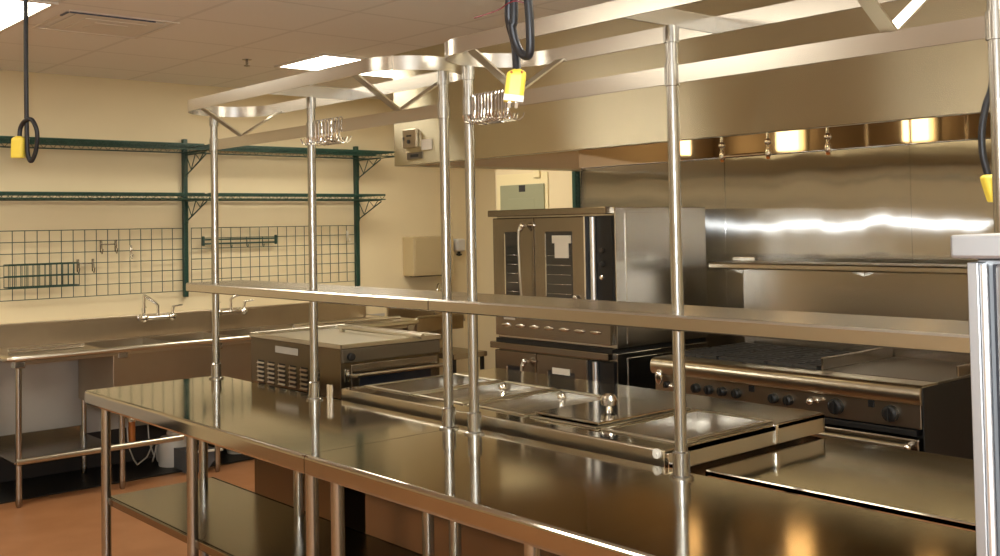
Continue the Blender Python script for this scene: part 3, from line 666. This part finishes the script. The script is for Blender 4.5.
# ------------------------------------------------------------------ double convection oven
OX0, OX1, OY, OB = -4.97, -3.965, 4.28, 5.10
t = thing('convection_oven', ((OX0+OX1)/2, 4.7, 0), 'stacked double stainless convection oven with glass doors left of the range', 'oven')
def oven_unit(z0, z1, first):
    un = MB().box(OX0+.01, OX1, OY+.02, OB, z0, z1, .004).build('upper_body' if first else 'lower_body', 'steel', t)
    # right side carries a sheet panel
    MB().box(OX1-.004, OX1+.006, OY+.10, OB-.02, z0+.02, z1-.03, .002).build('side_panel', 'steel', un)
    MB().box(OX0-.01, OX1-.02, OY-.035, OY+.03, z1-.035, z1+.004, .004).build('top_flange', 'steel_dark', un)
    zb, zt = z0+.16, z1-.045
    xm = -4.585; xr = -4.165
    for xa, xb in ((OX0+.012, xm-.002), (xm+.002, xr)):
        d = MB().box(xa, xb, OY-.015, OY+.02, zb, zt, .006).build('door', 'steel_dark', t if False else un)
        wx0, wx1 = (xa+.10, xb-.10) if xa > xm else (xa+.115, xb-.125)
        MB().box(wx0, wx1, OY-.018, OY-.012, zb+.10, zt-.085, .012, 4).build('window', 'glass_dark', d)
        f = MB()
        for k in range(5): zz = zb+.13+k*.055; f.cyl((wx0+.01, OY-.0185, zz), (wx1-.01, OY-.0185, zz), .0016, 6)
        f.box(wx0-.004, wx0+.004, OY-.021, OY-.014, zb+.11, zt-.095, .003)
        f.build('rack_wires', 'chrome', d)
    hx = xm-.065; zc_ = zt-.05
    MB().tube(rsamp([(hx, OY-.015, zc_), (hx, OY-.06, zc_+.0), (hx-.003, OY-.075, zc_-.05), (hx-.002, OY-.075, zc_-.20), (hx, OY-.06, zb+.08), (hx, OY-.015, zb+.07)]), .0065).build('handle', 'steel_edge', un)
    MB().ball((hx, OY-.05, zc_+.0), .018).ball((hx-.002, OY-.062, zc_-.02), .014).build('handle_knuckle', 'chrome', un)
    MB().tube([(hx+.03, OY-.02, zc_+.005), (hx+.075, OY-.02, zc_+.005)], .006).build('latch', 'chrome', un)
    MB().box(xr+.004, xr+.016, OY-.03, OY+.02, zb, zt, .003).build('trim_strip', 'chrome', un)
    cp = MB().box(xr+.016, OX1-.006, OY-.005, OY+.02, zb, zt, .002).build('control_panel', 'black_enamel', un)
    MB().tube([(xr+.065, OY-.016, zb+.005), (xr+.065, OY-.016, zt-.005)], .017, 16).build('control_trim', 'bright_trim', cp)
    for k in range(3): MB().lathe((xr+.125, OY-.006, zb+(.30+.13*k)*(zt-zb)+.06), [(.016, 0), (.014, -.012), (.008, -.014)], 16, 'y').build('knob', 'cast_iron' if k else 'chrome', cp)
    lb = (MB().box(-4.40, -4.29, OY-.024, OY-.018, 1.385, 1.515).box(-4.42, -4.27, OY-.025, OY-.018, 1.47, 1.515) if first else MB().box(-4.44, -4.30, OY-.024, OY-.018, .715, .75))
    lb.build('notice', 'paper', un, label='white paper notice')
    # grille below the doors
    g = MB().box(OX0+.02, OX1-.02, OY-.01, OY+.02, z0+.02, z0+.15, .003).build('grille_panel', 'steel_dark', un)
    for k in range(7):
        x = OX0+.12+k*.125; f = MB().ball((x, OY-.012, z0+.085), .045, (1, .22, .28)); f.build('vent', 'steel', g)
    if first: MB().box(OX0+.10, OX0+.20, OY-.013, OY-.010, z0+.118, z0+.14).build('name_plate', 'wall_board', g)
oven_unit(.888, 1.668, True)
oven_unit(.12, .862, False)
MB().box(OX0+.01, OX1-.02, OY+.0, OB, .862, .888).build('stack_joint', 'black_enamel', t)
MB().ball((-4.235, OY-.03, 1.165), .014).ball((-4.22, OY-.03, 1.15), .010).build('door_catch', 'chrome', t)
for x in (OX0+.08, OX1-.08):
    for y in (OY+.1, OB-.1): MB().cyl((x, y, 0), (x, y, .12), .025).build('foot', 'steel_dark', t)
# ------------------------------------------------------------------ hood
HX0, HX1, HY, HB, HZ = -5.281, .6, 3.76, 5.36, 1.953
t = thing('exhaust_hood', (-2.6, 4.7, 1.985), 'large stainless exhaust hood over the ovens and range', 'hood')
MB().box(HX0, HX1, HY, HY+.025, HZ, H-.001, .002).build('front_panel', 'hood_front', t)
MB().box(HX0, HX0+.025, HY+.025, HB, HZ, H-.001).build('end_panel', 'hood_liner', t)
MB().box(HX0+.026, HX1, HY+.026, HY+.03, HZ+.015, 2.45).build('front_liner', 'hood_liner', t)
MB().box(HX0+.025, HX1, HB-.02, HB, 1.975, 2.45).build('back_panel', 'steel_band', t)
MB().box(HX0+.025, HX1, HY+.025, HB-.02, 2.45, 2.47).build('inner_roof', 'steel_band', t)
MB().box(HX0+.025, HX1, HY+.025, HY+.06, HZ, HZ+.012, .002).box(HX0+.025, HX0+.06, HY+.06, HB-.02, HZ, HZ+.012, .002).build('gutter', 'steel_edge', t)
for x in (-4.53, -3.52, -2.51):
    l_ = MB().box(x-.14, x+.14, HY+.026, HY+.05, 2.08, 2.34, .004).build('lamp_housing', 'steel_edge', t)
    MB().box(x-.08, x+.08, HY+.05, HY+.12, 2.10, 2.32, .01).build('lamp_lens', 'hood_lamp', l_)
l_ = MB().box(HX0+.026, HX0+.05, 4.05, 4.33, 2.08, 2.34, .004).build('lamp_housing', 'steel_edge', t)
MB().box(HX0+.05, HX0+.054, 4.12, 4.26, 2.10, 2.32).build('lamp_lens', 'hood_lamp', l_)  # glowing panel added for its reflected patch, no lamp known here
q = MB().box(-5.165, -5.03, HY-.022, HY+.0, 2.055, 2.165, .004).build('control_box', 'steel_sink', t)
MB().box(-5.155, -5.145, HY-.026, HY-.021, 2.10, 2.12).box(-5.12, -5.10, HY-.026, HY-.021, 2.12, 2.13).box(-5.09, -5.075, HY-.026, HY-.021, 2.12, 2.13).lathe((-5.10, HY-.022, 2.09), [(.012, 0), (.012, -.008)], 12, 'y').build('switches', 'ink', q)
MB().box(-5.145, -4.995, HY-.004, HY+.0, 1.985, 2.025).build('dark_label', 'griddle_steel', t, label='dark grey label')
MB().box(-5.11, -5.03, HY-.005, HY-.003, 1.996, 2.014).build('label_print', 'ink', t)
MB().box(-4.998, -4.90, HY-.004, HY+.0, 2.033, 2.096).build('white_notice', 'paper', t, label='white square notice')
for x in (-3.455, -3.165, -2.82):
    n = MB().cyl((x, 4.6, 2.45), (x, 4.6, 1.96), .008).ball((x, 4.6, 1.985), .018).lathe((x, 4.6, 1.905), [(.008, 0), (.016, .01), (.016, .035), (.008, .055)], 14).build('nozzle_pipe', 'chrome', t)
    MB().lathe((x, 4.6, 1.895), [(.008, 0), (.012, .01)], 12).build('nozzle_cap', 'copper_orange', n)
MB().cyl((-3.44, 4.6, 1.925), (-3.18, 4.6, 1.925), .009).build('cross_pipe', 'chrome', t)
# green post by the steel wall, electrical panel, fixture
t = thing('shelving_post', (-5.30, 5.36, 1.2), 'green slotted shelving post beside the stainless wall', 'upright')
f = MB().box(-5.325, -5.29, 5.335, 5.385, .3, 1.97, .004)
f.build('post', 'green_epoxy', t)
f = MB()
for k in range(50): f.box(-5.29, -5.278, 5.345, 5.372, .5+k*.029, .515+k*.029)
f.build('teeth', 'green_epoxy', t)
t = thing('electrical_panel', (-5.9, 5.37, 1.2), 'grey green electrical panel on the cream wall above the ovens', 'electrical panel')
MB().box(-6.20, -5.63, 5.388, 5.398, 1.10, 1.97, .001).build('lit_wall_patch', 'pale_cream', t, label='cream wall patch made paler for the light on it')  # light falling on this stretch of wall, put into a paler sheet
MB().box(-6.15, -5.66, 5.373, 5.388, 1.15, 1.885, .004).build('cover', 'panel_grey', t)
MB().box(-6.05, -5.76, 5.371, 5.376, 1.22, 1.78, .002).build('door', 'panel_grey', t)
MB().box(-5.93, -5.86, 5.371, 5.3745, 1.83, 1.88).build('black_plate', 'ink', t)
MB().box(-5.77, -5.70, 5.37, 5.387, 1.93, 1.985, .006).build('conduit_fitting', 'pale_cream', t)
# ------------------------------------------------------------------ tall cabinet at right edge
t = thing('holding_cabinet', (-.2, 1.3, 0), 'tall grey stainless cabinet edge at the right side of the photo', 'cabinet')
cx0, cx1, cy0, cy1, cz = -.461, .12, .985, 1.60, 1.541
MB().box(cx0, cx1, cy0+.02, cy1, .1, cz, .003).build('body', 'cabinet_steel', t)
MB().box(cx0-.0105, cx1+.013, cy0-.012, cy1+.01, cz, cz+.022, .003).build('top_cap', 'cabinet_steel', t)
MB().box(cx0, cx0+.0105, cy0, cy0+.022, .1, cz-.004, .001).build('frame', 'cabinet_steel', t)
MB().tube([(cx0+.0145, cy0+.004, .1), (cx0+.0145, cy0+.004, cz-.006)], .0042, 14).build('gasket_trim', 'bright_trim', t)
MB().box(cx0+.019, cx0+.026, cy0+.012, cy0+.02, .1, cz-.006).build('gasket', 'black_rubber', t)
d = MB().box(cx0+.0265, cx1-.003, cy0-.004, cy0+.02, .12, cz-.004, .006, 4).build('door', 'cabinet_steel', t)
MB().tube([(cx1-.06, cy0-.004, 1.0), (cx1-.06, cy0-.04, 1.0), (cx1-.06, cy0-.04, 1.2), (cx1-.06, cy0-.004, 1.2)], .007).build('handle', 'chrome', d)
for x in (cx0+.05, cx1-.05):
    for y in (cy0+.06, cy1-.05): MB().cyl((x, y, 0), (x, y, .1), .02).build('caster', 'black_rubber', t)
